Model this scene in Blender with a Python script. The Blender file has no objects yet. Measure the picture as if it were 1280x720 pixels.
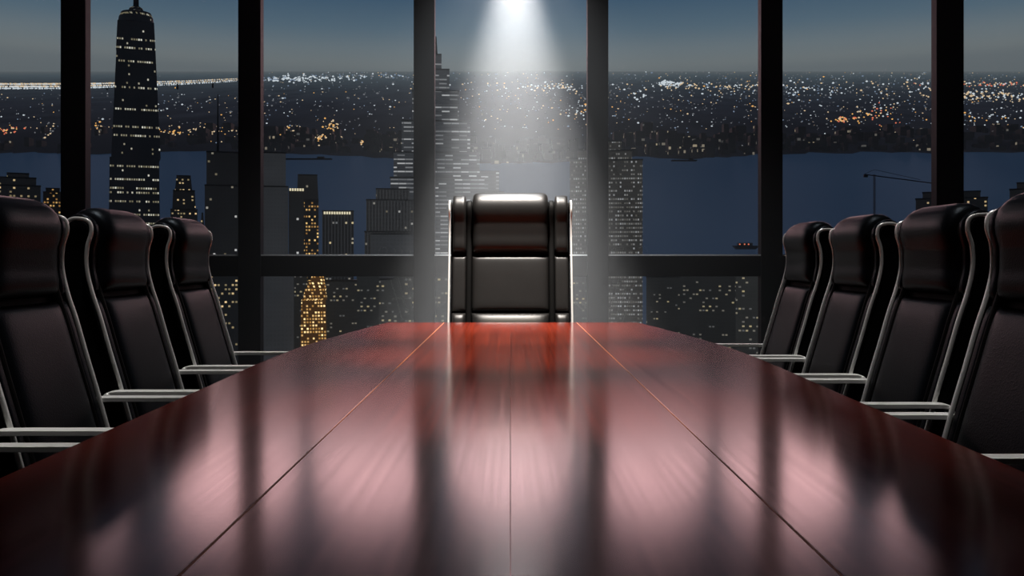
import bpy, bmesh, math, random
from mathutils import Vector, Matrix
random.seed(7)
scene = bpy.context.scene
COL = scene.collection
F, CX, HY, EYE = 1200.0, 638.0, 324.0, 1.094      # lens in pixels of a 1280 wide frame, eye height

def PX(px, py, D):                                  # a sighting at distance D -> a point in the place
    return Vector(((px-CX)/F*D, D, EYE-(py-HY)/F*D))

# ------------------------------------------------------------------ materials
def new_mat(name):
    m = bpy.data.materials.new(name); m.use_nodes = True
    nt = m.node_tree
    for n in list(nt.nodes): nt.nodes.remove(n)
    out = nt.nodes.new('ShaderNodeOutputMaterial')
    return m, nt, out

class NB:
    """tiny node builder"""
    def __init__(s, nt): s.nt = nt
    def n(s, t, **kw):
        nd = s.nt.nodes.new(t)
        for k, v in kw.items(): setattr(nd, k, v)
        return nd
    def link(s, a, b): s.nt.links.new(a, b)
    def m(s, op, a, b=None, c=None):
        nd = s.nt.nodes.new('ShaderNodeMath'); nd.operation = op
        for i, v in enumerate((a, b, c)):
            if v is None: continue
            if isinstance(v, (int, float)): nd.inputs[i].default_value = v
            else: s.link(v, nd.inputs[i])
        return nd.outputs[0]
    def mix(s, fac, a, b):
        nd = s.nt.nodes.new('ShaderNodeMix'); nd.data_type = 'RGBA'
        for v, i in ((fac, 0), (a, 6), (b, 7)):
            if isinstance(v, (int, float)): nd.inputs[i].default_value = v
            elif isinstance(v, tuple): nd.inputs[i].default_value = (*v, 1) if len(v) == 3 else v
            else: s.link(v, nd.inputs[i])
        return nd.outputs[2]

def principled(name, base, rough=0.5, metal=0.0, spec=0.5, coat=0.0, bump=None, var=None, ior=1.5):
    m, nt, out = new_mat(name); b = NB(nt)
    p = b.n('ShaderNodeBsdfPrincipled')
    p.inputs['Base Color'].default_value = (*base, 1)
    p.inputs['Roughness'].default_value = rough
    p.inputs['Metallic'].default_value = metal
    p.inputs['Specular IOR Level'].default_value = spec
    p.inputs['IOR'].default_value = ior
    p.inputs['Coat Weight'].default_value = coat
    tc = b.n('ShaderNodeTexCoord')
    if var:
        nz = b.n('ShaderNodeTexNoise'); nz.inputs['Scale'].default_value = var[0]
        b.link(tc.outputs['Object'], nz.inputs['Vector'])
        c = b.mix(nz.outputs['Fac'], tuple(x*(1-var[1]) for x in base), tuple(min(1, x*(1+var[1])) for x in base))
        b.link(c, p.inputs['Base Color'])
    if bump:
        v = b.n('ShaderNodeTexVoronoi'); v.inputs['Scale'].default_value = bump[0]
        b.link(tc.outputs['Object'], v.inputs['Vector'])
        bp = b.n('ShaderNodeBump'); bp.inputs['Strength'].default_value = bump[1]; bp.inputs['Distance'].default_value = bump[2]
        b.link(v.outputs['Distance'], bp.inputs['Height'])
        b.link(bp.outputs['Normal'], p.inputs['Normal'])
    b.link(p.outputs[0], out.inputs['Surface'])
    return m

def emissive(name, col, strength):
    m, nt, out = new_mat(name); b = NB(nt)
    e = b.n('ShaderNodeEmission'); e.inputs[0].default_value = (*col, 1); e.inputs[1].default_value = strength
    b.link(e.outputs[0], out.inputs['Surface'])
    return m

def wood(name, base_lo, base_hi, offset):
    m, nt, out = new_mat(name); b = NB(nt)
    tc = b.n('ShaderNodeTexCoord')
    mp = b.n('ShaderNodeMapping'); mp.inputs['Scale'].default_value = (75, .9, 40); mp.inputs['Location'].default_value = (offset, offset*3.1, 0)
    b.link(tc.outputs['Object'], mp.inputs['Vector'])
    nz = b.n('ShaderNodeTexNoise'); nz.inputs['Scale'].default_value = 1.0; nz.inputs['Detail'].default_value = 2; nz.inputs['Roughness'].default_value = .45
    nz.inputs['Distortion'].default_value = .3
    b.link(mp.outputs[0], nz.inputs['Vector'])
    mp2 = b.n('ShaderNodeMapping'); mp2.inputs['Scale'].default_value = (5, .35, 5); mp2.inputs['Location'].default_value = (offset*2, offset, 0)
    b.link(tc.outputs['Object'], mp2.inputs['Vector'])
    n2 = b.n('ShaderNodeTexNoise'); n2.inputs['Scale'].default_value = 1.0; n2.inputs['Detail'].default_value = 3
    b.link(mp2.outputs[0], n2.inputs['Vector'])
    f = b.m('ADD', b.m('MULTIPLY', nz.outputs['Fac'], .65), b.m('MULTIPLY', n2.outputs['Fac'], .35))
    cr = b.n('ShaderNodeValToRGB')
    cr.color_ramp.elements[0].position = .36; cr.color_ramp.elements[0].color = (*base_lo, 1)
    cr.color_ramp.elements[1].position = .64; cr.color_ramp.elements[1].color = (*base_hi, 1)
    b.link(f, cr.inputs[0])
    p = b.n('ShaderNodeBsdfPrincipled')
    b.link(cr.outputs[0], p.inputs['Base Color'])
    p.inputs['Roughness'].default_value = .21
    p.inputs['IOR'].default_value = 1.75
    p.inputs['Specular Tint'].default_value = (1, .74, .72, 1)
    rr = b.m('ADD', b.m('MULTIPLY', nz.outputs['Fac'], .06), .125)
    b.link(rr, p.inputs['Roughness'])
    b.link(p.outputs[0], out.inputs['Surface'])
    return m

def facade(name, wall, cols, cw, ch, dens, strength, rowbias=.5, haze=(0, 0, 0), fill=(.62, .5), jitter=1.0, ribs=0.0, rowdens=.5):
    """office tower skin: a grid of windows, some lit, whole floors often lit together"""
    m, nt, out = new_mat(name); b = NB(nt)
    tc = b.n('ShaderNodeTexCoord'); sp = b.n('ShaderNodeSeparateXYZ'); b.link(tc.outputs['Object'], sp.inputs[0])
    u = b.m('DIVIDE', b.m('ADD', sp.outputs['X'], sp.outputs['Y']), cw)
    v = b.m('DIVIDE', sp.outputs['Z'], ch)
    fu, fv = b.m('FLOOR', u), b.m('FLOOR', v)
    cb = b.n('ShaderNodeCombineXYZ'); b.link(fu, cb.inputs[0]); b.link(fv, cb.inputs[1])
    w = b.n('ShaderNodeTexWhiteNoise', noise_dimensions='3D'); b.link(cb.outputs[0], w.inputs['Vector'])
    rw = b.n('ShaderNodeTexWhiteNoise', noise_dimensions='1D'); b.link(b.m('ADD', fv, 13.7), rw.inputs['W'])
    rowlit = b.m('LESS_THAN', rw.outputs['Value'], rowdens)
    # chance: dens + rowbias when the floor is lit
    chance = b.m('ADD', dens, b.m('MULTIPLY', rowlit, rowbias))
    lit = b.m('LESS_THAN', w.outputs['Value'], chance)
    inu = b.m('LESS_THAN', b.m('FRACT', u), fill[0]); inv = b.m('LESS_THAN', b.m('FRACT', v), fill[1])
    on = b.m('MULTIPLY', b.m('MULTIPLY', lit, inu), inv)
    # brightness and colour per window
    w2 = b.n('ShaderNodeTexWhiteNoise', noise_dimensions='4D'); b.link(cb.outputs[0], w2.inputs['Vector']); w2.inputs['W'].default_value = 5.3
    br = b.m('ADD', .25, b.m('MULTIPLY', b.m('POWER', w2.outputs['Value'], 2.0), jitter))
    geo = b.n('ShaderNodeNewGeometry'); gs = b.n('ShaderNodeSeparateXYZ'); b.link(geo.outputs['Normal'], gs.inputs[0])
    side = b.m('LESS_THAN', b.m('ABSOLUTE', gs.outputs['Z']), .5)
    st = b.m('MULTIPLY', b.m('MULTIPLY', b.m('MULTIPLY', on, br), strength), side)
    col = b.mix(w2.outputs['Value'], cols[0], cols[1])
    e = b.n('ShaderNodeEmission'); b.link(col, e.inputs[0]); b.link(st, e.inputs[1])
    p = b.n('ShaderNodeBsdfPrincipled'); p.inputs['Roughness'].default_value = .6
    wcol = b.mix(b.m('MULTIPLY', inu, inv), wall, tuple(x*.45 for x in wall))
    b.link(wcol, p.inputs['Base Color'])
    hz = b.n('ShaderNodeEmission'); hz.inputs[0].default_value = (*haze, 1)  # faint glow of the skin stands in for aerial haze
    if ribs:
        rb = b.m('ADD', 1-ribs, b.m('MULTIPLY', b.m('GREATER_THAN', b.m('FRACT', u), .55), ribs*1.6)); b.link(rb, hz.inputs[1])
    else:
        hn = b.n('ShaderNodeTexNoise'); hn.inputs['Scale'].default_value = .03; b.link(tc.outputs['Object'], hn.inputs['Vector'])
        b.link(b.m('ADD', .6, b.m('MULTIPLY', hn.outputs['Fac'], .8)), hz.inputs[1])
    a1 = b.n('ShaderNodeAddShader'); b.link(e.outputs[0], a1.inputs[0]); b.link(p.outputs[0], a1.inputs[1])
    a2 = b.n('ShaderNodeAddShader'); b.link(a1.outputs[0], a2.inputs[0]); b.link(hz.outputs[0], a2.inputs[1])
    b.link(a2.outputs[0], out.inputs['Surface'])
    return m

M = {}
M['leather'] = principled('black_leather', (.0030, .0034, .0045), .34, 0, .09, bump=(260, .25, .0012), var=(9, .25))
M['leather_head'] = principled('polished_black_leather', (.0080, .0076, .0074), .42, 0, .36, bump=(260, .2, .0012), var=(9, .25))
for k_ in ('leather',):
    M[k_].node_tree.nodes['Principled BSDF'].inputs['Specular Tint'].default_value = (.62, .82, 1, 1)
M['leather_strap'] = principled('black_strap_leather', (.002, .002, .002), .6, 0, .08)
M['shell'] = principled('black_shell', (.003, .003, .0035), .7, 0, .08)
M['chrome'] = principled('brushed_chrome', (.90, .89, .86), .28, .30)
M['arm'] = principled('satin_steel', (.93, .92, .88), .34, .08)
M['rubber'] = principled('caster_rubber', (.02, .02, .02), .6)
M['mullion'] = principled('black_window_frame', (.005, .005, .0055), .45, .0, .4, var=(4, .2))
M['bead'] = principled('aluminium_bead', (.85, .86, .86), .4, .1)
M['carpet'] = principled('dark_carpet', (.014, .013, .014), .95, bump=(400, .4, .004), var=(60, .4))
M['wall'] = principled('dark_wall', (.02, .02, .021), .8, var=(3, .2))
M['ceiling'] = principled('dark_ceiling', (.03, .03, .03), .9, var=(3, .1))
M['wood1'] = wood('mahogany_outer_left', (.075, .0080, .0046), (.160, .0180, .0088), 1.7)
M['wood2'] = wood('mahogany_centre_left', (.075, .0080, .0046), (.160, .0180, .0088), 5.9)
M['wood3'] = wood('mahogany_centre_right', (.075, .0080, .0046), (.160, .0180, .0088), 9.2)
M['wood4'] = wood('mahogany_outer_right', (.075, .0080, .0046), (.160, .0180, .0088), 14.4)
M['inlay'] = principled('seam_inlay', (.42, .16, .08), .5, spec=.2)
M['wood_dark'] = principled('dark_mahogany_base', (.035, .008, .006), .4, var=(12, .4))

def glass_mat():
    m, nt, out = new_mat('window_glass'); b = NB(nt)
    t = b.n('ShaderNodeBsdfTransparent'); t.inputs[0].default_value = (.97, .98, .98, 1)
    g = b.n('ShaderNodeBsdfGlossy'); g.inputs['Roughness'].default_value = .02; g.inputs[0].default_value = (.9, .95, 1, 1)
    tc = b.n('ShaderNodeTexCoord'); nz = b.n('ShaderNodeTexNoise'); nz.inputs['Scale'].default_value = .8
    b.link(tc.outputs['Object'], nz.inputs['Vector'])
    mx = b.n('ShaderNodeMixShader'); b.link(b.m('ADD', .015, b.m('MULTIPLY', nz.outputs['Fac'], .01)), mx.inputs[0])
    b.link(t.outputs[0], mx.inputs[1]); b.link(g.outputs[0], mx.inputs[2]); b.link(mx.outputs[0], out.inputs['Surface'])
    return m
M['glass'] = glass_mat()

# ------------------------------------------------------------------ object helpers
def tag(o, label=None, cat=None, group=None, kind=None):
    if label: o['label'] = label
    if cat: o['category'] = cat
    if group: o['group'] = group
    if kind: o['kind'] = kind
    return o
def empty(name, loc=(0, 0, 0), rz=0):
    o = bpy.data.objects.new(name, None); COL.objects.link(o); o.location = loc; o.rotation_euler = (0, 0, rz)
    o.empty_display_size = .2
    return o
def obj(name, bm, mat, parent=None, smooth=False, loc=None):
    me = bpy.data.meshes.new(name); bmesh.ops.recalc_face_normals(bm, faces=bm.faces)
    bm.to_mesh(me); bm.free(); me.materials.append(mat)
    if smooth:
        for p in me.polygons: p.use_smooth = True
    o = bpy.data.objects.new(name, me); COL.objects.link(o)
    if parent: o.parent = parent
    if loc is not None: o.location = loc
    return o
def box(bm, x0, x1, y0, y1, z0, z1, bev=0):
    vs = [bm.verts.new((x, y, z)) for x in (x0, x1) for y in (y0, y1) for z in (z0, z1)]
    idx = [(0, 1, 3, 2), (4, 6, 7, 5), (0, 4, 5, 1), (2, 3, 7, 6), (0, 2, 6, 4), (1, 5, 7, 3)]
    fs = [bm.faces.new([vs[i] for i in q]) for q in idx]
    if bev:
        es = list({e for f in fs for e in f.edges})
        bmesh.ops.bevel(bm, geom=es, offset=bev, segments=2, affect='EDGES', profile=.5)
    return vs
def frustum(bm, cx, cy, z0, z1, wx0, wy0, wx1, wy1):
    vs = []
    for z, wx, wy in ((z0, wx0, wy0), (z1, wx1, wy1)):
        for sx, sy in ((-1, -1), (1, -1), (1, 1), (-1, 1)):
            vs.append(bm.verts.new((cx+sx*wx/2, cy+sy*wy/2, z)))
    for q in ((0, 1, 2, 3), (7, 6, 5, 4), (0, 4, 5, 1), (1, 5, 6, 2), (2, 6, 7, 3), (3, 7, 4, 0)):
        bm.faces.new([vs[i] for i in q])
def tube(bm, pts, r, seg=10, section=None, cap=True):
    """sweep a section along pts; section(list of (a,b)) else a circle; frame keeps the local x axis as side"""
    rings = []
    n = len(pts); pts = [Vector(p) for p in pts]
    for i, p in enumerate(pts):
        t = (pts[min(i+1, n-1)]-pts[max(i-1, 0)]).normalized()
        side = Vector((1, 0, 0))
        if abs(t.dot(side)) > .9: side = Vector((0, 1, 0))
        nn = t.cross(side).normalized(); ss = nn.cross(t).normalized()
        rr = r[i] if isinstance(r, (list, tuple)) else r
        if section: ring = [bm.verts.new(p+ss*a*rr+nn*c*rr) for a, c in section]
        else: ring = [bm.verts.new(p+ss*math.cos(k*2*math.pi/seg)*rr+nn*math.sin(k*2*math.pi/seg)*rr) for k in range(seg)]
        rings.append(ring)
    for a, c in zip(rings, rings[1:]):
        for k in range(len(a)):
            bm.faces.new((a[k], a[(k+1) % len(a)], c[(k+1) % len(a)], c[k]))
    if cap: bm.faces.new(rings[0][::-1]); bm.faces.new(rings[-1])
def lathe(bm, prof, c=(0, 0, 0), seg=24):
    rings = []
    for r, z in prof:
        rings.append([bm.verts.new((c[0]+r*math.cos(k*2*math.pi/seg), c[1]+r*math.sin(k*2*math.pi/seg), c[2]+z)) for k in range(seg)])
    for a, b_ in zip(rings, rings[1:]):
        for k in range(seg): bm.faces.new((a[k], a[(k+1) % seg], b_[(k+1) % seg], b_[k]))
    bm.faces.new(rings[0][::-1]); bm.faces.new(rings[-1])
def catmull(pts, n):
    P = [Vector(p) for p in pts]; P = [P[0]*2-P[1]]+P+[P[-1]*2-P[-2]]; out = []
    segs = len(P)-3
    for i in range(n):
        t = i/(n-1)*segs; k = min(int(t), segs-1); t -= k
        a, b, c, d = P[k:k+4]
        out.append(.5*((2*b)+(c-a)*t+(2*a-5*b+4*c-d)*t*t+(3*b-a-3*c+d)*t**3))
    return out

# ------------------------------------------------------------------ chairs
def pillow(bm, prof, x0, x1, t, nu=16, nv=26, q=5, p=6, back=.012, wtop=1.0):
    """padded panel following a (y,z) profile; front bulges along the outward normal, edges rolled over"""
    pr = catmull([(0, y, z) for y, z in prof], nv*4)
    # resample with cosine spacing so the rolled ends are smooth
    vs = [.5-.5*math.cos(math.pi*i/nv) for i in range(nv+1)]; vs = [.45*v+.55*(i/nv) for i, v in enumerate(vs)]
    us = [-math.cos(math.pi*i/nu) for i in range(nu+1)]; us = [.75*u+.25*(-1+2*i/nu) for i, u in enumerate(us)]
    front, rear = [], []
    for v in vs:
        k = v*(len(pr)-1); i0 = min(int(k), len(pr)-2); c = pr[i0].lerp(pr[i0+1], k-i0)
        tg = (pr[min(i0+2, len(pr)-1)]-pr[max(i0-1, 0)]).normalized()
        nrm = Vector((0, tg.z, -tg.y))                      # outward: towards +y for an upward profile
        w = 2*v-1; rf, rb = [], []
        for u in us:
            e = max(0, 1-abs(u)**p)**.42*max(0, 1-abs(w)**q)**.42
            xm = (x0+x1)/2+(x1-x0)/2*u*(1-.05*max(0, v-.8)/.2*(wtop != 1.0))
            if wtop != 1.0: xm = (x0+x1)/2+(xm-(x0+x1)/2)
            rf.append(bm.verts.new(Vector((xm, c.y, c.z))+nrm*t*e))
            rb.append(bm.verts.new(Vector((xm, c.y, c.z))-nrm*back*(.2+.8*e)))
        front.append(rf); rear.append(rb)
    nv_, nu_ = len(front), len(us)
    for j in range(nv_-1):
        for i in range(nu_-1):
            bm.faces.new((front[j][i], front[j][i+1], front[j+1][i+1], front[j+1][i]))
            bm.faces.new((rear[j][i], rear[j+1][i], rear[j+1][i+1], rear[j][i+1]))
        bm.faces.new((front[j][0], front[j+1][0], rear[j+1][0], rear[j][0]))
        bm.faces.new((front[j][-1], rear[j][-1], rear[j+1][-1], front[j+1][-1]))
    for i in range(nu_-1):
        bm.faces.new((front[0][i], rear[0][i], rear[0][i+1], front[0][i+1]))
        bm.faces.new((front[-1][i], front[-1][i+1], rear[-1][i+1], rear[-1][i]))

FRONT = [(.075, .47), (.045, .56), (0, .72), (-.030, .82), (-.060, .924), (-.085, 1.0), (-.100, 1.07), (-.098, 1.13), (-.086, 1.175)]
TOPB = [(-.086, 1.175), (-.098, 1.200), (-.125, 1.208), (-.150, 1.196), (-.160, 1.165)]
REAR = [(-.172, 1.12), (-.178, 1.04), (-.160, .92), (-.120, .80), (-.085, .70), (-.045, .58), (-.01, .50), (.03, .455)]
def fy(z):
    pts = FRONT
    for (y0, z0), (y1, z1) in zip(pts, pts[1:]):
        if z0 <= z <= z1: return y0+(y1-y0)*(z-z0)/(z1-z0)
    return pts[-1][0] if z > pts[-1][1] else pts[0][0]
def seg(z0, z1, n=6): return [(fy(z0+(z1-z0)*i/(n-1)), z0+(z1-z0)*i/(n-1)) for i in range(n)]

def make_chair(name, label, group, w=.245, hs=1.0, ahs=1.0, lumbar=False, split=.985, headup=1.0):
    """w half width; hs stretches everything above the arms"""
    def Z(pts): return [(y*(1 if hs == 1 else 1.1), z if z < .62 else .62+(z-.62)*hs) for y, z in pts]
    root = empty(name)
    LE = M['leather_head' if lumbar else 'leather']
    tag(root, label, 'chair', group)
    # shell with the deep black side panels
    out = Z([(y-.006, z) for y, z in FRONT]+TOPB[1:]+REAR)
    bm = bmesh.new()
    ol = catmull([(0, y, z) for y, z in out], 90)
    A = [bm.verts.new((-(w-.012), p.y, p.z)) for p in ol]; B = [bm.verts.new((w-.012, p.y, p.z)) for p in ol]
    for i in range(len(ol)):
        j = (i+1) % len(ol); bm.faces.new((A[i], A[j], B[j], B[i]))
    fa = bm.faces.new(A); fb = bm.faces.new(B[::-1])
    bmesh.ops.triangulate(bm, faces=[fa, fb])
    obj('back_shell', bm, M['shell'], root, False)
    # pads
    ci, si, bo = (w*.62, w*.72, w*.94) if lumbar else (w*.72, w*.79, w*.93)
    zs = split
    head = Z(seg(zs+.008, 1.165, 6))+Z([(-.092, 1.195), (-.118, 1.214), (-.145, 1.205), (-.160, 1.18)])
    bm = bmesh.new(); pillow(bm, head, -ci, ci, .042 if not lumbar else .05, nu=24, nv=30, q=7, p=8 if not lumbar else 16)
    obj('headrest', bm, LE, root, True)
    low = .748 if lumbar else .50
    bm = bmesh.new(); pillow(bm, Z(seg(low, zs-.008, 8)), -ci, ci, .020, nu=20, nv=26, q=14, p=8)
    obj('back_cushion', bm, LE, root, True)
    if lumbar:
        bm = bmesh.new(); pillow(bm, Z(seg(.49, .740, 5)), -ci, ci, .06, nu=20, nv=16, q=4, p=8)
        obj('lumbar_cushion', bm, LE, root, True)
    full = Z(seg(.50, 1.165, 14))+Z([(-.094, 1.192), (-.118, 1.208), (-.145, 1.200), (-.158, 1.18)])
    for s in (-1, 1):
        a, b_ = sorted((s*(ci+.001), s*si))
        bm = bmesh.new(); pillow(bm, full, a, b_, .013, nu=6, nv=40, q=20, p=4)
        obj('strap', bm, M['leather_strap'], root, True)
        parts = [(head, .018 if not lumbar else .034)] + [(Z(seg(low, zs-.008, 8)), .010)]
        a, b_ = sorted((s*si, s*bo))
        bm = bmesh.new()
        for pr, t in parts: pillow(bm, pr, a, b_, t, nu=8, nv=26, q=12, p=5 if not lumbar else 10)
        if lumbar: pillow(bm, Z(seg(.50, .740, 5)), a, b_, .04, nu=8, nv=12, q=6, p=5)
        obj('side_bolster', bm, LE, root, True)
        # chrome rail
        path = catmull([(s*(w-.004), y+(.016 if lumbar else .009), z) for y, z in Z(FRONT)]+[(s*(w-.004), y+(.012 if i < 1 else 0), z+.008) for i, (y, z) in enumerate(Z(TOPB[1:]))], 70)
        sec = [(-.5, -.8), (.5, -.8), (.62, -.4), (.62, .4), (.5, .8), (-.5, .8), (-.62, .4), (-.62, -.4)]
        bm = bmesh.new(); tube(bm, path, .0068 if not lumbar else .0085, section=sec); obj('chrome_rail', bm, M['chrome'], root, True)
        # arm loop
        ax = s*(w+.018)
        path = catmull([(ax, -.020, .676), (ax, -.008, .694), (ax, .05, .697), (ax, .15, .697), (ax, .25, .697), (ax, .335, .692), (ax, .375, .668),
                        (ax, .372, .63), (ax, .33, .57), (ax, .27, .50), (ax, .20, .445)], 60)
        sec = [(-1, -.25), (-.85, -.33), (.85, -.33), (1, -.25), (1, .25), (.85, .33), (-.85, .33), (-1, .25)]
        bm = bmesh.new(); tube(bm, path, .0205, section=sec)
        ar = obj('armrest', bm, M['arm'], root, False)
        bm = bmesh.new(); tube(bm, [(s*(w-.02), -.012, .690), (s*(w+.045), -.012, .690)], .008, 12); obj('arm_bolt', bm, M['chrome'], ar, True)
    # seat
    bm = bmesh.new()
    sp = [(.03, .475), (.10, .478), (.20, .470), (.32, .470), (.42, .472), (.475, .455), (.487, .42)]
    pillow(bm, [(y, z) for y, z in sp][::-1], -w*.90, w*.90, .035, nu=20, nv=26, q=8, p=8, back=.05)
    obj('seat', bm, LE, root, True)
    bm = bmesh.new(); box(bm, -w*.86, w*.86, .04, .44, .385, .432, .012); obj('seat_pan', bm, M['shell'], root)
    # pedestal
    bm = bmesh.new(); lathe(bm, [(.05, 0), (.05, .03), (.028, .04), (.028, .16), (.02, .16), (.02, .29)], (0, .22, .10)); obj('gas_column', bm, M['chrome'], root, True)
    for k in range(5):
        a = k*math.tau/5+.3; d = Vector((math.cos(a), math.sin(a), 0)); c = Vector((0, .22, 0))
        bm = bmesh.new(); tube(bm, [c+d*.03+Vector((0, 0, .12)), c+d*.16+Vector((0, 0, .105)), c+d*.30+Vector((0, 0, .078))], [.026, .02, .013], 8)
        lg = obj('base_leg', bm, M['chrome'], root, True)
        bm = bmesh.new(); e = c+d*.30; sd = Vector((-d.y, d.x, 0))
        tube(bm, [e+sd*-.022+Vector((0, 0, .03)), e+sd*.022+Vector((0, 0, .03))], .030, 16)
        tube(bm, [e+Vector((0, 0, .045)), e+Vector((0, 0, .080))], .007, 8)
        obj('caster', bm, M['rubber'], lg, False)
    return root
def dup(root, label=None):
    r = root.copy(); COL.objects.link(r)
    if label: r['label'] = label
    for ch in list(root.children):
        c = ch.copy(); COL.objects.link(c); c.parent = r
        for g in ch.children:
            d = g.copy(); COL.objects.link(d); d.parent = c
    return r

G = 'high-back chairs along the sides of the conference table'
base_lab = 'black leather chair with chrome rail, '
proto = make_chair('office_chair', base_lab+'farthest on right side of table', G)
# (x, y, turn in degrees); right side faces -x, left side faces +x
right = [(1.180, 4.17, 0, 'farthest on right side of table'),
         (1.180, 3.53, 0, 'second from windows on right side of table'),
         (1.175, 2.87, 0, 'third from windows on right side of table'),
         (1.120, 2.17, 0, 'nearest on right side, cut by right edge')]
left = [(-1.180, 3.79, 0, 'farthest on left, brown sheen on headrest'),
        (-1.180, 3.12, 0, 'second on left, before the tallest tower'),
        (-1.175, 2.47, 0, 'third from windows on left, cut by left edge'),
        (-1.150, 1.76, 0, 'nearest on left, only its armrest showing')]
first = True
for lst, rz in ((right, 90), (left, -90)):
    for x, y, t, lab in lst:
        c = proto if first else dup(proto, base_lab+lab)
        first = False
        c.location = (x, y, 0); c.rotation_euler = (0, 0, math.radians(rz+t))
head = make_chair('executive_chair', 'large black leather executive chair with chrome rails at the head of the table', None, w=.358, hs=1.37, lumbar=True, split=.985)
head.location = (0, 5.50, 0); head.rotation_euler = (0, 0, math.pi)

# ------------------------------------------------------------------ table
TY0, TY1 = .45, 5.225
edge = [(.45, .800), (1.0, .822), (1.6, .832), (2.2, .842), (2.7, .850), (3.2, .864), (3.6, .862), (4.0, .836), (4.4, .795), (4.7, .762), (5.0, .722), (5.225, .690)]
def hw(y):
    P = edge
    for (a, b), (c, d) in zip(P, P[1:]):
        if a <= y <= c:
            t = (y-a)/(c-a); return b+(d-b)*t
    return P[-1][1]
table = empty('conference_table', (0, 2.9, 0))
tag(table, 'long glossy mahogany boat-shaped conference table in the middle of the room', 'table')
SEAM = .360
ys = [TY0+(TY1-TY0)*i/60 for i in range(61)]
def smooth_hw(y):
    return sum(hw(min(max(y+d, TY0), TY1)) for d in (-.25, -.15, -.05, .05, .15, .25))/6 if TY0+.3 < y < TY1-.3 else hw(y)
def panel(x0f, x1f, mat, nm='tabletop_panel', z0=.716, z1=.75, c=0):
    bm = bmesh.new(); g = .0014
    rows = []
    for y in ys:
        yy = min(max(y, TY0), TY1)
        a, b_ = x0f(yy)+(g if c != 1 else .0001), x1f(yy)-(g if c != -1 else .0001)
        rows.append([bm.verts.new((a, yy-2.9, z)) if i == 0 else bm.verts.new((b_, yy-2.9, z)) for i, z in ((0, z0), (0, z1), (1, z1), (1, z0))])
    for r, s in zip(rows, rows[1:]):
        for k in range(4): bm.faces.new((r[k], r[(k+1) % 4], s[(k+1) % 4], s[k]))
    bm.faces.new(rows[0]); bm.faces.new(rows[-1][::-1])
    bmesh.ops.recalc_face_normals(bm, faces=bm.faces)
    es = [e for e in bm.edges if len(e.link_faces) == 2 and e.calc_face_angle(0) > .8]
    bmesh.ops.bevel(bm, geom=es, offset=.0012 if not c else .0006, segments=2, affect='EDGES', profile=.5)
    return obj(nm, bm, mat, table)
panel(lambda y: -smooth_hw(y)*.968, lambda y: -SEAM, M['wood1'])
panel(lambda y: -SEAM, lambda y: 0, M['wood2'], c=-1)
panel(lambda y: 0, lambda y: SEAM, M['wood3'], c=1)
panel(lambda y: SEAM, lambda y: smooth_hw(y), M['wood4'])
for sx in (-1, 1):
    bm = bmesh.new(); box(bm, sx*SEAM-.0013, sx*SEAM+.0013, TY0-2.9+.01, TY1-2.9-.01, .72, .7501); obj('seam_inlay', bm, M['inlay'], table)
bm = bmesh.new(); box(bm, -.52, .52, -2.2, 2.05, .66, .714, .006); obj('underframe', bm, M['wood_dark'], table)
for yy in (-1.6, 0, 1.5):
    bm = bmesh.new(); box(bm, -.36, .36, yy-.17, yy+.17, .05, .66, .015); box(bm, -.42, .42, yy-.23, yy+.23, 0, .05, .01)
    obj('pedestal', bm, M['wood_dark'], table)

# ------------------------------------------------------------------ room shell
DW = 6.90
def struct(name, bm, m): return tag(obj(name, bm, m), kind='structure')
RX, RY0, RZ = 5.2, -1.8, 3.45
bm = bmesh.new(); box(bm, -RX, RX, RY0, DW+.1, -.12, 0); struct('floor', bm, M['carpet'])
bm = bmesh.new(); box(bm, -RX, RX, RY0, DW+.1, RZ, RZ+.12); struct('ceiling', bm, M['ceiling'])
bm = bmesh.new(); box(bm, -RX-.12, -RX, RY0, DW+.1, 0, RZ); struct('wall_left', bm, M['wall'])
bm = bmesh.new(); box(bm, RX, RX+.12, RY0, DW+.1, 0, RZ); struct('wall_right', bm, M['wall'])
bm = bmesh.new(); box(bm, -RX, RX, RY0-.12, RY0, 0, RZ); struct('wall_back', bm, M['wall'])
mull = [(-128, 30), (93.5, 31), (313, 28), (530.5, 26), (747, 26), (963.5, 27), (1185.5, 34), (1408, 30)]
mx = [((c-CX)/F*DW, w/F*DW) for c, w in mull]
for i, (x, w) in enumerate(mx):
    bm = bmesh.new(); box(bm, x-w/2, x+w/2, DW-.03, DW+.06, 0, RZ, .003)
    struct('trim_%d' % (i+1), bm, M['mullion'])
ZT1, ZT0 = EYE-(320-HY)/F*DW, EYE-(345.5-HY)/F*DW
k = len(mx)
ext = [-RX]+[x for x, w in mx]+[RX]
bays = []
for i in range(len(mx)-1): bays.append((mx[i][0]+mx[i][1]/2, mx[i+1][0]-mx[i+1][1]/2))
bays = [(-RX, mx[0][0]-mx[0][1]/2)]+bays+[(mx[-1][0]+mx[-1][1]/2, RX)]
for i, (a, b_) in enumerate(bays):
    w = tag(empty('window_%d' % (i+1), ((a+b_)/2, DW, 0)), kind='structure')
    h = (b_-a)/2
    bm = bmesh.new(); box(bm, -h, h, .004, .012, ZT1+.012, RZ-.06); obj('upper_pane', bm, M['glass'], w)
    bm = bmesh.new(); box(bm, -h, h, .004, .012, .14, ZT0-.004); obj('lower_pane', bm, M['glass'], w)
    bm = bmesh.new(); box(bm, -h, h, -.018, .05, ZT0, ZT1, .003); obj('transom', bm, M['mullion'], w)
    bm = bmesh.new(); box(bm, -h, h, -.022, .03, ZT1, ZT1+.011, .002); obj('sill_bead', bm, M['bead'], w)
    bm = bmesh.new(); box(bm, -h, h, -.018, .05, 0, .14, .003); box(bm, -h, h, -.018, .05, RZ-.06, RZ, .003); obj('end_rail', bm, M['mullion'], w)

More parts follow.
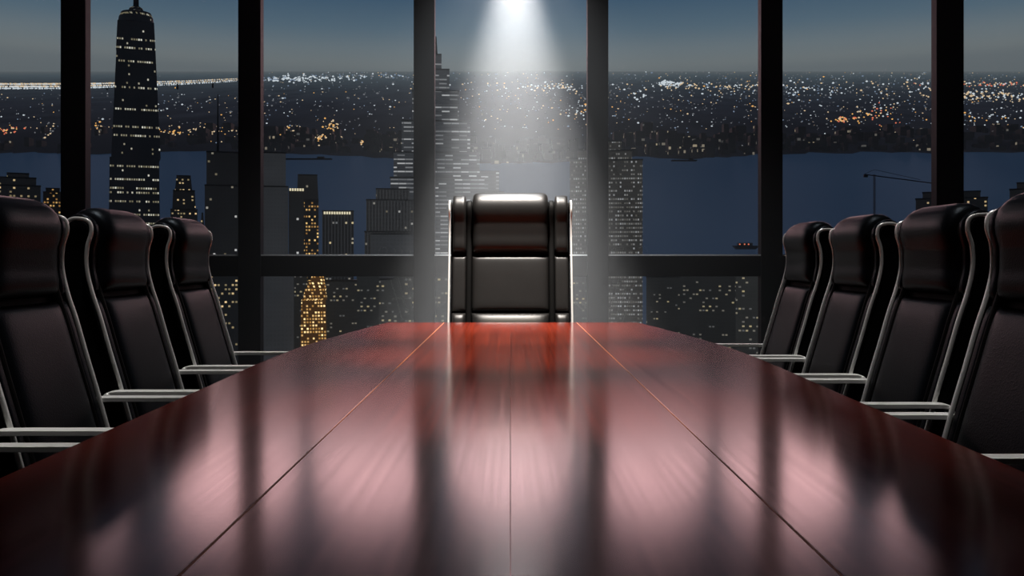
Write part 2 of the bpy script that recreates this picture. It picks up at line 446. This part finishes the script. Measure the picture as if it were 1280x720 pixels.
# ------------------------------------------------------------------ outside: ground, water, far shore
HG, SL = 300.0, .1975                    # the land opposite rises gently to a high horizon
def gz(y): return EYE+SL*y-HG
def ground_strip(name, bm_pts, mat, dz=0):
    bm = bmesh.new()
    top = [bm.verts.new((x, y, gz(y)+dz)) for x, y in bm_pts]
    bm.faces.new(top)
    return struct(name, bm, mat)
def outdoor(name, kindm):
    m, nt, out = new_mat(name); b = NB(nt)
    tc = b.n('ShaderNodeTexCoord'); sp = b.n('ShaderNodeSeparateXYZ'); b.link(tc.outputs['Object'], sp.inputs[0])
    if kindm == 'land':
        # aerial haze painted into the land's own glow, paler with distance
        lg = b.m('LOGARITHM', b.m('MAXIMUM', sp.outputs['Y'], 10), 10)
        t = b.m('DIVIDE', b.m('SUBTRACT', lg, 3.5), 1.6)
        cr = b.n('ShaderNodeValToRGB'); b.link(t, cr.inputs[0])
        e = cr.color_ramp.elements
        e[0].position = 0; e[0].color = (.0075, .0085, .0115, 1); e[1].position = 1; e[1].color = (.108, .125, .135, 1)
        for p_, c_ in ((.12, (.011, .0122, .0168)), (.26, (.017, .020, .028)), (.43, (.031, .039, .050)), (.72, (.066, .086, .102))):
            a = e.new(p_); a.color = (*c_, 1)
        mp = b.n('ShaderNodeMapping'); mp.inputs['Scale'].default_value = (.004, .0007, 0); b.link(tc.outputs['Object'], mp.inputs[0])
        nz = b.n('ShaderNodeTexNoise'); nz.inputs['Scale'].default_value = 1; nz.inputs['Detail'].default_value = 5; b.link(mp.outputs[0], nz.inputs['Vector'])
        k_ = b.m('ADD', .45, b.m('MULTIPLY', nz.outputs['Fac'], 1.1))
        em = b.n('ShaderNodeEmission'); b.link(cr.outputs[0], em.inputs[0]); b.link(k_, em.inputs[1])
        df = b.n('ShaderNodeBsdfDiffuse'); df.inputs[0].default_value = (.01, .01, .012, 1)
    else:
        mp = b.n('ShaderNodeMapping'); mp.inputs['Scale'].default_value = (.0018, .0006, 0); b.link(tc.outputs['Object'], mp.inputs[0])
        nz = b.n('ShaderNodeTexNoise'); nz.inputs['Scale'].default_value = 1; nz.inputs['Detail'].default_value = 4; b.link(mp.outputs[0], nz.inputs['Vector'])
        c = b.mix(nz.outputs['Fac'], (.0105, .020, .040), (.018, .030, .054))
        em = b.n('ShaderNodeEmission'); b.link(c, em.inputs[0]); em.inputs[1].default_value = 1  # twilight tone of the water painted as its own glow
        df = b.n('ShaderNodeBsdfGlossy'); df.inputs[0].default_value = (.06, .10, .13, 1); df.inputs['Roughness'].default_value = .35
    ad = b.n('ShaderNodeAddShader'); b.link(em.outputs[0], ad.inputs[0]); b.link(df.outputs[0], ad.inputs[1]); b.link(ad.outputs[0], out.inputs['Surface'])
    return m
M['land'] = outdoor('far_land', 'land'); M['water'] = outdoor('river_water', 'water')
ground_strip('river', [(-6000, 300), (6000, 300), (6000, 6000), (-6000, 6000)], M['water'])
# far shore outline: sightings of the waterline
shore = [(-300, 190), (0, 192), (60, 191), (110, 193), (200, 190), (300, 190), (345, 192), (430, 196), (520, 200), (620, 206), (700, 203),
         (762, 200), (800, 196), (868, 199), (930, 195), (1000, 192), (1100, 191), (1180, 192), (1280, 190), (1600, 190)]
def ground_at(px, py, dz=0):
    D = HG*F/(py-87); return ((px-CX)/F*D, D)
pts = [ground_at(a, b_) for a, b_ in shore]
near = []
for (a, b_), (c, d) in zip(pts, pts[1:]):
    for i in range(5):
        t = i/5; near.append((a+(c-a)*t+random.uniform(-15, 15), b_+(d-b_)*t+random.uniform(-40, 40)))
near.append(pts[-1])
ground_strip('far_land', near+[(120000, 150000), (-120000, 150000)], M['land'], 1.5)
# near bank under the foreground towers
nb = [(-1500, 150), (1500, 150), (1500, 980), (900, 1010), (500, 1000), (200, 1090), (-100, 1120), (-500, 1060), (-1500, 1040)]
ground_strip('near_bank', nb, principled('city_street_ground', (.012, .012, .014), .9, var=(.01, .5)), 1.0)

# city lights on the far land: countless, one stuff object per lamp colour
LM = {'white': emissive('lamp_white', (.85, .93, 1.0), .75), 'cool': emissive('lamp_cool', (.55, .72, 1.0), .36),
      'warm': emissive('lamp_warm', (1.0, .74, .46), .75), 'amber': emissive('lamp_amber', (1.0, .52, .16), .95),
      'dim': emissive('lamp_dim', (.75, .78, .85), .20), 'red': emissive('lamp_red', (1.0, .25, .14), .8)}
lamp_bm = bmesh.new(); LK = list(LM)
def lamp(px, py, s, kind, wide=1.0):
    D = HG*F/(py-87); x, y = (px-CX)/F*D, D; z = gz(y)+s*D/F*.8
    h = s*D/F/2; w = h*wide
    bm = lamp_bm
    a = [bm.verts.new((x+dx*w, y+dy*w, z+dz*h)) for dx, dy, dz in ((-1, 0, 0), (0, -1, 0), (1, 0, 0), (0, 1, 0), (0, 0, 1), (0, 0, -1))]
    for q in ((0, 1, 4), (1, 2, 4), (2, 3, 4), (3, 0, 4), (1, 0, 5), (2, 1, 5), (3, 2, 5), (0, 3, 5)): bm.faces.new([a[i] for i in q]).material_index = LK.index(kind)
rnd = random.Random(3)
def shore_y(px):
    for (a, b_), (c, d) in zip(shore, shore[1:]):
        if a <= px <= c: return b_+(d-b_)*(px-a)/(c-a)
    return 192
n = 0
while n < 2900:
    px = rnd.uniform(-140, 1420); py = 91+rnd.random()**1.35*95
    if py > shore_y(px)-9: continue
    dens = .45 if px < 300 else (.62 if px < 560 else 1.0)
    band = 1.0 if py < 140 else (.7 if py < 163 else .16)
    if px < 300 and py < 117: band *= .1
    if rnd.random() > dens*band: continue
    n += 1
    s = rnd.uniform(.7, 1.5) if rnd.random() < .9 else rnd.uniform(1.5, 2.4)
    if py < 104: s *= .75
    r = rnd.random()
    k_ = 'dim' if r < .52 else ('cool' if r < .68 else ('white' if r < .82 else 'warm' if r < .96 else 'amber'))
    lamp(px, py, s, k_, rnd.uniform(.9, 2.2))
def cluster(cx, cy, sx, sy, cnt, kinds, smin=1.2, smax=2.6, wide=1.6):
    for _ in range(cnt):
        py = rnd.gauss(cy, sy)
        if py < 92: py = 92+rnd.random()*3
        lamp(rnd.gauss(cx, sx), py, rnd.uniform(smin, smax), rnd.choice(kinds), rnd.uniform(1, wide))
cluster(838, 107, 9, 1.6, 34, ['white'], 2, 3.4)            # bright stadium
cluster(848, 109, 30, 2.5, 30, ['white', 'warm'])
cluster(1055, 151, 9, 1.8, 34, ['amber', 'warm', 'red'], 1.4, 3)
cluster(1095, 143, 14, 8, 45, ['amber', 'warm', 'red', 'white'])
cluster(1150, 110, 60, 5, 60, ['white', 'warm'])
cluster(1230, 122, 40, 3, 110, ['warm', 'white', 'warm'], 1.2, 3)
cluster(1240, 107, 40, 1.5, 70, ['warm', 'white', 'red'], 1, 2.4)
cluster(1010, 113, 25, 5, 50, ['white', 'cool'])
cluster(1240, 150, 40, 4, 40, ['amber', 'white'])
cluster(800, 122, 8, 2.5, 10, ['white'], 1.5, 3)
cluster(900, 113, 40, 5, 50, ['white', 'cool', 'warm'])
cluster(940, 109, 30, 2, 40, ['warm', 'white'])
cluster(700, 110, 30, 3, 70, ['white', 'warm'], 1.2, 2.6)
cluster(730, 140, 20, 8, 50, ['warm', 'amber', 'white'])
cluster(380, 100, 28, 2, 90, ['white'], 1.2, 2.6)
cluster(350, 101, 14, 1.2, 40, ['white', 'cool'], 1.4, 3)
cluster(430, 96, 40, 2, 60, ['white', 'cool', 'dim'], 1, 2)
cluster(475, 97, 40, 2, 50, ['dim', 'cool', 'white'])
cluster(364, 167, 10, 2.6, 44, ['amber', 'warm'], 1.2, 2.4)
cluster(400, 176, 7, 3, 30, ['amber', 'warm'], 1.2, 2.6)
cluster(415, 161, 5, 5, 34, ['amber', 'warm'], 1.2, 2.6)
cluster(450, 178, 4, 3, 14, ['warm', 'amber'], 1.2, 2.2)
cluster(345, 162, 18, 3, 18, ['warm', 'white'])
cluster(262, 164, 26, 5, 60, ['amber', 'warm', 'warm'], 1.1, 2.2)
cluster(215, 168, 14, 2, 26, ['amber', 'warm'])
cluster(10, 163, 9, 3, 26, ['amber', 'red', 'warm'], 1.4, 2.6)
cluster(60, 163, 16, 6, 20, ['warm', 'dim'])
cluster(205, 136, 14, 3, 14, ['white', 'dim'])
cluster(128, 163, 12, 4, 20, ['amber', 'warm'])
lo = tag(obj('city_lights', lamp_bm, LM[LK[0]]), 'countless white, amber and bluish street lights scattered over the far shore', 'city lights', kind='stuff')
for k_ in LK[1:]: lo.data.materials.append(LM[k_])

# low dark blocks and trees on the far waterfront
bm = bmesh.new(); r2 = random.Random(11)
for i in range(620):
    px = r2.uniform(-160, 1440)
    if px < 330 and r2.random() < .6: continue
    by = shore_y(px)-r2.uniform(1.2, 26); D = HG*F/(by-87); h = r2.uniform(5, 18 if 780 < px < 960 else 11)*D/F; w = r2.uniform(4, 13)*D/F
    x = (px-CX)/F*D; z = gz(D)
    box(bm, x-w/2, x+w/2, D-20, D+w, z-25, z+h)
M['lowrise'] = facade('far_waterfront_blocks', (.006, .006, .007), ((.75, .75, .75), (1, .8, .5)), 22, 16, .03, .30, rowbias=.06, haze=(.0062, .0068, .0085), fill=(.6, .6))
tag(obj('waterfront_blocks', bm, M['lowrise']), 'dark low buildings and trees crowded along the far shoreline', 'waterfront', kind='stuff')

# long lit bridge at the left
BD = 14000.
bt = empty('lit_bridge', (0, BD, 0)); tag(bt, 'long brightly lit bridge stretching across the far left horizon', 'bridge')
def bz(px): return PX(px, 108.5-(max(0, px-60)/245)**1.6*8.5, BD).z
bm = bmesh.new(); prev = None
xs = [-160+470*i/60 for i in range(61)]
for a, b_ in zip(xs, xs[1:]):
    xa, xb = (a-CX)/F*BD, (b_-CX)/F*BD
    vs = [bm.verts.new(p) for p in ((xa, -12, bz(a)-12), (xb, -12, bz(b_)-12), (xb, -12, bz(b_)), (xa, -12, bz(a)), (xa, 12, bz(a)-12), (xb, 12, bz(b_)-12), (xb, 12, bz(b_)), (xa, 12, bz(a)))]
    for q in ((0, 1, 2, 3), (7, 6, 5, 4), (3, 2, 6, 7), (4, 5, 1, 0)): bm.faces.new([vs[i] for i in q])
obj('deck', bm, principled('bridge_steel', (.09, .09, .085), .7), bt)
bm = bmesh.new()
for px in [-130+44*i for i in range(10)]:
    x = (px-CX)/F*BD; box(bm, x-10, x+10, -10, 10, bz(px)-90, bz(px)-12)
obj('pier', bm, principled('bridge_concrete', (.05, .05, .05), .8), bt)
r3 = random.Random(5)
for kind, offs, nm in (('warm', (3.4, .4), 'deck_lamps'), ('white', (3.0, 0, -2.2), 'road_lamps')):
    bm = bmesh.new()
    for o_ in offs:
        px = -150
        while px < 300:
            px += r3.uniform(1.6, 3.8)
            fade = 1-.45*max(0, px-80)/220
            s = r3.uniform(1.0, 2.3)*fade*BD/F/2; x = (px-CX)/F*BD; z = bz(px)+o_*fade*BD/F
            box(bm, x-s*1.2, x+s*1.2, -20, -16, z-s, z+s)
    tag(obj(nm, bm, LM[kind], bt), kind='stuff')

# ------------------------------------------------------------------ foreground towers (each stands on the near bank)
Y_, W_ = (1.0, .80, .42), (.95, .97, 1.0)
FM = {
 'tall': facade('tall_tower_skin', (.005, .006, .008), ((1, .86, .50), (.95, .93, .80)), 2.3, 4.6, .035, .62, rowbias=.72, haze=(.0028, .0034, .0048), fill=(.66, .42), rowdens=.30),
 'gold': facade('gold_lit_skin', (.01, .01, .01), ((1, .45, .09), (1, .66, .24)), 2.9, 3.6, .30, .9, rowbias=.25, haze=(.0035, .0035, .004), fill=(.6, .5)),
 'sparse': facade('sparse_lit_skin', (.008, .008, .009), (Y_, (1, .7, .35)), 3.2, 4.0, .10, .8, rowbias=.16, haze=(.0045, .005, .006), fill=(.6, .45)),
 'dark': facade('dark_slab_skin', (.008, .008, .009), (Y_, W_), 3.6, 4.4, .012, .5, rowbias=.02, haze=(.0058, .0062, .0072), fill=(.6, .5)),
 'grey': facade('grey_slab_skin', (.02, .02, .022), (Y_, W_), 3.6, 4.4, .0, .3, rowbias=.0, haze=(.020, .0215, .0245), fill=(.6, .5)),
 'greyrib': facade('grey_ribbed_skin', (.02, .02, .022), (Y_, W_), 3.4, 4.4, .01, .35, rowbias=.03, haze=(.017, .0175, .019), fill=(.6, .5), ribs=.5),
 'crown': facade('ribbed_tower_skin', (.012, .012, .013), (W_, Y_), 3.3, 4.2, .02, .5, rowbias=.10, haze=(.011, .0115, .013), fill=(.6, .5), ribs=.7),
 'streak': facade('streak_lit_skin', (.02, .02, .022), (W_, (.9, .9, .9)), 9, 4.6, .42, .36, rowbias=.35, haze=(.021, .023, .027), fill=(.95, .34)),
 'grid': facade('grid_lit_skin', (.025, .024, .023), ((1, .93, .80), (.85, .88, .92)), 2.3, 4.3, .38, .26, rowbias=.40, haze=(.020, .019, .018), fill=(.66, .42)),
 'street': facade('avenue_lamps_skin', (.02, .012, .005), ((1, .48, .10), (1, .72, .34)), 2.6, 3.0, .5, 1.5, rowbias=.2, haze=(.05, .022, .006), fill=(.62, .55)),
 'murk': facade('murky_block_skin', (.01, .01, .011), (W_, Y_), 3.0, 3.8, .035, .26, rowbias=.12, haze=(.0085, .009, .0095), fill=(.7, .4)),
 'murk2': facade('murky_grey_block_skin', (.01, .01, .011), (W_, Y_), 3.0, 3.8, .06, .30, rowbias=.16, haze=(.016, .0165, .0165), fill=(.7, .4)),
}
M['crownlight'] = emissive('crown_lights', (1, .88, .6), .8)
M['mast'] = principled('mast_steel', (.03, .03, .035), .5)
def building(label, tiers, D, skin, depth=None, name='skyscraper', topmat=None, cat='building', antenna=None, crown=None, ledge=True, ground=True):
    """tiers: (px_left, px_right, y_top) from bottom tier up; each tier stands on the one below"""
    cx = (tiers[0][0]+tiers[0][1])/2
    x0 = (cx-CX)/F*D; z0 = gz(D)+1 if ground else 0
    root = empty(name, (x0, D, z0), -math.atan2(x0, D)); tag(root, label, cat)
    low = 0.0
    for i, t in enumerate(tiers):
        a, b_, yt = t[:3]; w = (b_-a)/F*D; xc = ((a+b_)/2-cx)/F*D; zt = PX(0, yt, D).z-z0
        dp = min(depth or w, 36)*(1-.1*i)
        bm = bmesh.new()
        tw = t[3]/F*D if len(t) > 3 else w
        # front faces stay on the block: centred on depth
        frustum(bm, xc, 22, low, zt, w, dp, tw, dp*tw/w)
        obj('tier' if i else 'tower_block', bm, FM[t[4] if len(t) > 4 else skin], root)
        low = zt-.01
        if ledge:
            bm = bmesh.new(); box(bm, xc-tw/2*1.015, xc+tw/2*1.015, 22-dp*tw/w/2-.6, 22+dp*tw/w/2+.6, zt-.2, zt+1.2); obj('roof_ledge', bm, M['mast'], root)
    if crown:
        a, b_, yt = crown; bm = bmesh.new(); zt = PX(0, yt, D).z-z0
        px = a
        while px < b_:
            x = (px-cx)/F*D; box(bm, x-.9, x+.9, 22-dp/2-2.2, 22-dp/2-.8, zt-1.3, zt+1.3); px += 3.1
        tag(obj('crown_lights', bm, M['crownlight'], root), kind=None)
    if antenna:
        ax, y0, y1, r = antenna; bm = bmesh.new(); x = (ax-cx)/F*D
        za, zb = PX(0, y0, D).z-z0, PX(0, y1, D).z-z0
        frustum(bm, x, 22, za-2, zb, r*2, r*2, r*.6, r*.6); obj('antenna', bm, M['mast'], root)
    return root

# the tall tapering tower with its crown
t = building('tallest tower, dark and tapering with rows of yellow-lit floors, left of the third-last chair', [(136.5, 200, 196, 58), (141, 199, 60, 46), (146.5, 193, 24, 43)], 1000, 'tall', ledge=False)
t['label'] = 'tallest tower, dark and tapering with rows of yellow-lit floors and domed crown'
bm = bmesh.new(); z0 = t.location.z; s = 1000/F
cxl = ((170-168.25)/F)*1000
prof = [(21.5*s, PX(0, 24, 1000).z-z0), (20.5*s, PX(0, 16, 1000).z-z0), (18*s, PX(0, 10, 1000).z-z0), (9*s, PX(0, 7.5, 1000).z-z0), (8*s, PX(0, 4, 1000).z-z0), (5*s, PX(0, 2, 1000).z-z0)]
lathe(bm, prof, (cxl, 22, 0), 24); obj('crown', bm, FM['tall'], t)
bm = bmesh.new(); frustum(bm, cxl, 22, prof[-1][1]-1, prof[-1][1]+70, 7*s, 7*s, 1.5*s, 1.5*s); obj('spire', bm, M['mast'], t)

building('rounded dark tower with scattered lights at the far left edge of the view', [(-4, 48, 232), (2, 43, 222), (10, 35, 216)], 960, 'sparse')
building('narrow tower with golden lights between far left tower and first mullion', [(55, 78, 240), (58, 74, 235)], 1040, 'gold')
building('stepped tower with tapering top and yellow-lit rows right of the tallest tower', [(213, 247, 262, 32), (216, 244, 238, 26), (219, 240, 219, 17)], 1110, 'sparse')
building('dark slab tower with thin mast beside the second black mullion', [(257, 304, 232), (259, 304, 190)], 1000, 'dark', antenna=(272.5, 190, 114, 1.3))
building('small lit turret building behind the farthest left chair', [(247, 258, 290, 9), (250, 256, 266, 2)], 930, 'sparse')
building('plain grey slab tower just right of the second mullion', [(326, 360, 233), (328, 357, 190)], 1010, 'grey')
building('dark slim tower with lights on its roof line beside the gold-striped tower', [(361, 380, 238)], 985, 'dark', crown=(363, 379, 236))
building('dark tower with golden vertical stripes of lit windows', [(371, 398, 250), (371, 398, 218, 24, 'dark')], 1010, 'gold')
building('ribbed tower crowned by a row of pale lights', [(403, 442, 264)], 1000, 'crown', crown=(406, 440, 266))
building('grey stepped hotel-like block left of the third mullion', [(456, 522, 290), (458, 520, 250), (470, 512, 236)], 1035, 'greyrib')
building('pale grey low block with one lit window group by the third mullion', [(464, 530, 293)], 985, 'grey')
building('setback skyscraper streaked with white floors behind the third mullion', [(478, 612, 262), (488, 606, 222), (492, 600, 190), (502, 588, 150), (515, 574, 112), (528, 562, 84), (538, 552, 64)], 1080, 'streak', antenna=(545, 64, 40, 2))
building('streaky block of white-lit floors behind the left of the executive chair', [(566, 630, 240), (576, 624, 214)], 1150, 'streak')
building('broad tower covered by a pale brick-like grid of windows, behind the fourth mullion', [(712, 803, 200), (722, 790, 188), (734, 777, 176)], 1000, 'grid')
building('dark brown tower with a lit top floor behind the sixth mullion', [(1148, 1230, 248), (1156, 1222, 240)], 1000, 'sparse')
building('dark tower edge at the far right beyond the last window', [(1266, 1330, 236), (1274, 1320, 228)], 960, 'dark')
# lower blocks seen beneath the transom
lows = [('dark block below the transom left of the second mullion, rows of small lights', 262, 302, 326, 900, 'sparse'),
        ('plain grey block below the transom beside the second mullion', 328, 367, 330, 900, 'grey'),
        ('black block below the transom left of the golden avenue', 368, 384, 332, 960, 'murk'),
        ('dark block with white dots right of the golden avenue', 405, 446, 352, 940, 'murk'),
        ('murky block with a few lit rows below the ribbed tower', 446, 474, 338, 900, 'murk'),
        ('grey block with dim lit rows below the stepped block', 474, 500, 350, 850, 'murk2'),
        ('pale grey block with lit rows left of the third mullion, below the transom', 492, 560, 334, 790, 'murk2'),
        ('grey block behind the right shoulder of the executive chair', 700, 758, 330, 930, 'murk2'),
        ('long murky block below the transom right of the grid tower', 808, 862, 347, 1060, 'murk'),
        ('dark wide block below the transom behind the table corner', 850, 925, 338, 900, 'murk'),
        ('grey block with pale ledges left of the fifth mullion', 920, 956, 334, 830, 'murk2'),
        ('dark block hidden low behind the right-hand chairs', 975, 1080, 350, 900, 'dark'),
        ('dark block low beyond the far right chairs', 1090, 1290, 352, 900, 'dark'),
        ('dark block low beyond the left-hand chairs', 60, 200, 340, 900, 'murk')]
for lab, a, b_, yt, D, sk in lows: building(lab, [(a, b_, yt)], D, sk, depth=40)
# golden avenue: the lit street, stood in for by an amber-glowing stepped tower
building('brilliant gold-lit avenue below the transom, built as a narrow glowing tower', [(374, 410, 375, 30), (379, 409, 362, 26), (383, 408, 352, 20), (388, 406, 338, 12)], 880, 'street', ledge=False, depth=30)

# tower crane
D = 990.; cr = empty('tower_crane', ((1093-CX)/F*D, D, gz(D)+1)); tag(cr, 'thin tower crane standing before the dark river at right', 'crane')
z0 = gz(D)+1; zt = PX(0, 218, D).z-z0
bm = bmesh.new()
for sx in (-1, 1):
    for sy in (-1, 1): box(bm, sx*.7-.15, sx*.7+.15, sy*.7-.15, sy*.7+.15, 0, zt)
z = 0
while z < zt-3:
    tube(bm, [(-.7, -.7, z), (.7, -.7, z+3)], .12, 4); z += 3
obj('mast', bm, M['mast'], cr)
bm = bmesh.new(); L = 72/F*D
tube(bm, [(-10, 0, zt), (L, 0, zt-9)], .55, 6); tube(bm, [(-10, 0, zt+.5), (0, 0, zt+5), (L*.8, 0, zt-5.5)], .2, 4)
obj('jib', bm, M['mast'], cr)
bm = bmesh.new(); box(bm, -11, -7, -1, 1, zt-3, zt); obj('counterweight', bm, M['mast'], cr)
# ferry
gx, gy = ground_at(932, 312); bt = empty('ferry', (gx, gy, gz(gy)+.5)); tag(bt, 'small lit ferry on the river beside the fifth mullion', 'boat')
s = gy/F
bm = bmesh.new(); frustum(bm, 0, 0, 0, 4.5*s, 24*s, 8*s, 32*s, 10*s); obj('hull', bm, principled('ferry_hull', (.06, .06, .07), .5), bt)
bm = bmesh.new(); box(bm, -10*s, 8*s, -3*s, 3*s, 4.5*s, 8*s); obj('cabin', bm, principled('ferry_cabin', (.12, .11, .11), .5), bt)
bm = bmesh.new()
for i in (-8, -2, 3): box(bm, i*s-.8*s, i*s+.8*s, -3.4*s, -3*s, 5.5*s, 7*s)
obj('cabin_lights', bm, LM['red'], bt)
# barge and pier on the water
for px, py, w, lab in ((385, 200, 60, 'long thin pier reaching into the river beyond the ribbed tower'), (855, 202, 32, 'flat barge moored near the far shore right of the grid tower')):
    gx, gy = ground_at(px, py); s = gy/F
    r = empty('river_pier' if w > 40 else 'barge', (gx, gy, gz(gy)+1)); tag(r, lab, 'pier' if w > 40 else 'boat')
    bm = bmesh.new(); frustum(bm, 0, 0, 0, 1.4*s, (w-2)*s, 8*s, w*s, 10*s); obj('deck', bm, M['mast'], r)
    bm = bmesh.new(); box(bm, w*.2*s, w*.34*s, -3*s, 3*s, 1.4*s, 3.6*s); obj('deckhouse', bm, M['mast'], r)

# ------------------------------------------------------------------ haze in the room by the windows (thin real scatter)
m, nt, out = new_mat('room_haze'); b = NB(nt)
vs_ = b.n('ShaderNodeVolumeScatter'); vs_.inputs['Density'].default_value = .055; vs_.inputs['Color'].default_value = (1, 1, 1, 1); vs_.inputs['Anisotropy'].default_value = .0
b.link(vs_.outputs[0], out.inputs['Volume'])
bm = bmesh.new(); box(bm, -RX+.02, RX-.02, 5.75, DW-.06, .02, RZ-.02)
hz = tag(obj('light_haze', bm, m), 'thin smoky haze lit by the ceiling spot behind the executive chair', 'haze', kind='stuff')

# ------------------------------------------------------------------ world
wd = bpy.data.worlds.new('dusk_sky'); scene.world = wd; wd.use_nodes = True; nt = wd.node_tree
for n_ in list(nt.nodes): nt.nodes.remove(n_)
b = NB(nt); out = b.n('ShaderNodeOutputWorld'); bg = b.n('ShaderNodeBackground')
tc = b.n('ShaderNodeTexCoord'); sp = b.n('ShaderNodeSeparateXYZ'); b.link(tc.outputs['Generated'], sp.inputs[0])
cr = b.n('ShaderNodeValToRGB'); b.link(b.m('ADD', b.m('MULTIPLY', sp.outputs['Z'], 1.0), 0), cr.inputs[0])
e = cr.color_ramp.elements
e[0].position = .0; e[0].color = (.02, .024, .03, 1)
e[1].position = 1; e[1].color = (.004, .010, .026, 1)
for p_, c_ in ((.188, (.105, .122, .132)), (.197, (.125, .143, .150)), (.212, (.112, .140, .158)), (.232, (.072, .112, .148)), (.262, (.040, .078, .125)), (.285, (.018, .032, .048)), (.40, (.006, .010, .018))):
    a = e.new(p_); a.color = (*c_, 1)
b.link(cr.outputs[0], bg.inputs[0]); bg.inputs[1].default_value = 1.3; b.link(bg.outputs[0], out.inputs[0])

# ------------------------------------------------------------------ lights
def light(name, typ, loc, target, energy, col, **kw):
    l = bpy.data.lights.new(name, typ); l.energy = energy; l.color = col
    for k_, v in kw.items(): setattr(l, k_, v)
    o = bpy.data.objects.new(name, l); COL.objects.link(o); o.location = loc
    d = Vector(target)-Vector(loc); o.rotation_euler = d.to_track_quat('-Z', 'Y').to_euler()
    return o
# ceiling spot above the head chair: the bright shaft
light('beam_spot', 'SPOT', (0, 6.30, 3.36), (0, 6.28, 0), 160, (.93, .97, 1), spot_size=math.radians(105), spot_blend=1.0, shadow_soft_size=.05)
light('beam_core', 'SPOT', (.03, 6.30, 3.36), (.03, 6.28, 0), 3200, (1, 1, 1), spot_size=math.radians(42), spot_blend=1.0, shadow_soft_size=.04)
# warm spot grazing the chair and the table end
light('head_spot', 'SPOT', (0, 5.14, 3.38), (0, 5.36, .9), 1250, (1, .92, .84), spot_size=math.radians(46), spot_blend=.9, shadow_soft_size=.06)
light('table_spot', 'SPOT', (0, 3.9, 3.38), (0, 4.55, .75), 1300, (1, .86, .5), spot_size=math.radians(36), spot_blend=1.0, shadow_soft_size=.06)  # table spots are unseen, added to bring up orange along the tabletop
light('table_spot', 'SPOT', (0, 3.35, 3.38), (0, 3.5, .75), 800, (1, .80, .45), spot_size=math.radians(32), spot_blend=1.0, shadow_soft_size=.06)
light('table_spot', 'SPOT', (0, 2.2, 3.38), (0, 2.35, .75), 330, (1, .76, .48), spot_size=math.radians(30), spot_blend=1.0, shadow_soft_size=.06)
# suns added low beyond the glass to put a pink sheen on the table
for az in (-24, -16, -8, 0, 8, 16, 24):
    a = math.radians(az); t = Vector((-math.sin(a), -math.cos(a), -math.tan(math.radians(11.0))))
    light('table_sheen_sun', 'SUN', (30*math.sin(a), 30*math.cos(a), 8), Vector((30*math.sin(a), 30*math.cos(a), 8))+t, .048, (1, .56, .57), angle=math.radians(7.5))
# unseen spots added overhead to brighten the chair chrome and redden the table
for sx in (-1, 1):
    for y in (1.9, 2.6, 3.3, 4.0):
        light('wash_spot', 'SPOT', (sx*1.0, y, 3.40), (sx*1.36, y+.05, .9), 78, (1, .98, .96), spot_size=math.radians(38), spot_blend=.8, shadow_soft_size=.07)
    light('table_wash', 'SPOT', (sx*.4, 2.3, 3.40), (sx*.4, 2.4, .75), 10, (1, .93, .88), spot_size=math.radians(80), spot_blend=1, shadow_soft_size=.07)

cam = bpy.data.cameras.new('camera'); co = bpy.data.objects.new('camera', cam); COL.objects.link(co)
co.location = (0, 0, EYE); co.rotation_euler = (math.radians(90), 0, 0)
cam.sensor_width = 36; cam.lens = F/1280*36; cam.shift_y = -(360-HY)/1280; cam.shift_x = (640-CX)/1280
cam.clip_start = .05; cam.clip_end = 400000
scene.camera = co
for mm in list(FM.values())+list(LM.values())+[M['land'], M['water'], M['lowrise'], M['crownlight']]:
    mm.cycles.emission_sampling = 'NONE'      # far city glow adds only noise when sampled as light
scene.view_settings.view_transform = 'Standard'
scene.view_settings.look = 'None'
scene.cycles.use_denoising = True
scene.cycles.max_bounces = 8
scene.cycles.sample_clamp_indirect = 4
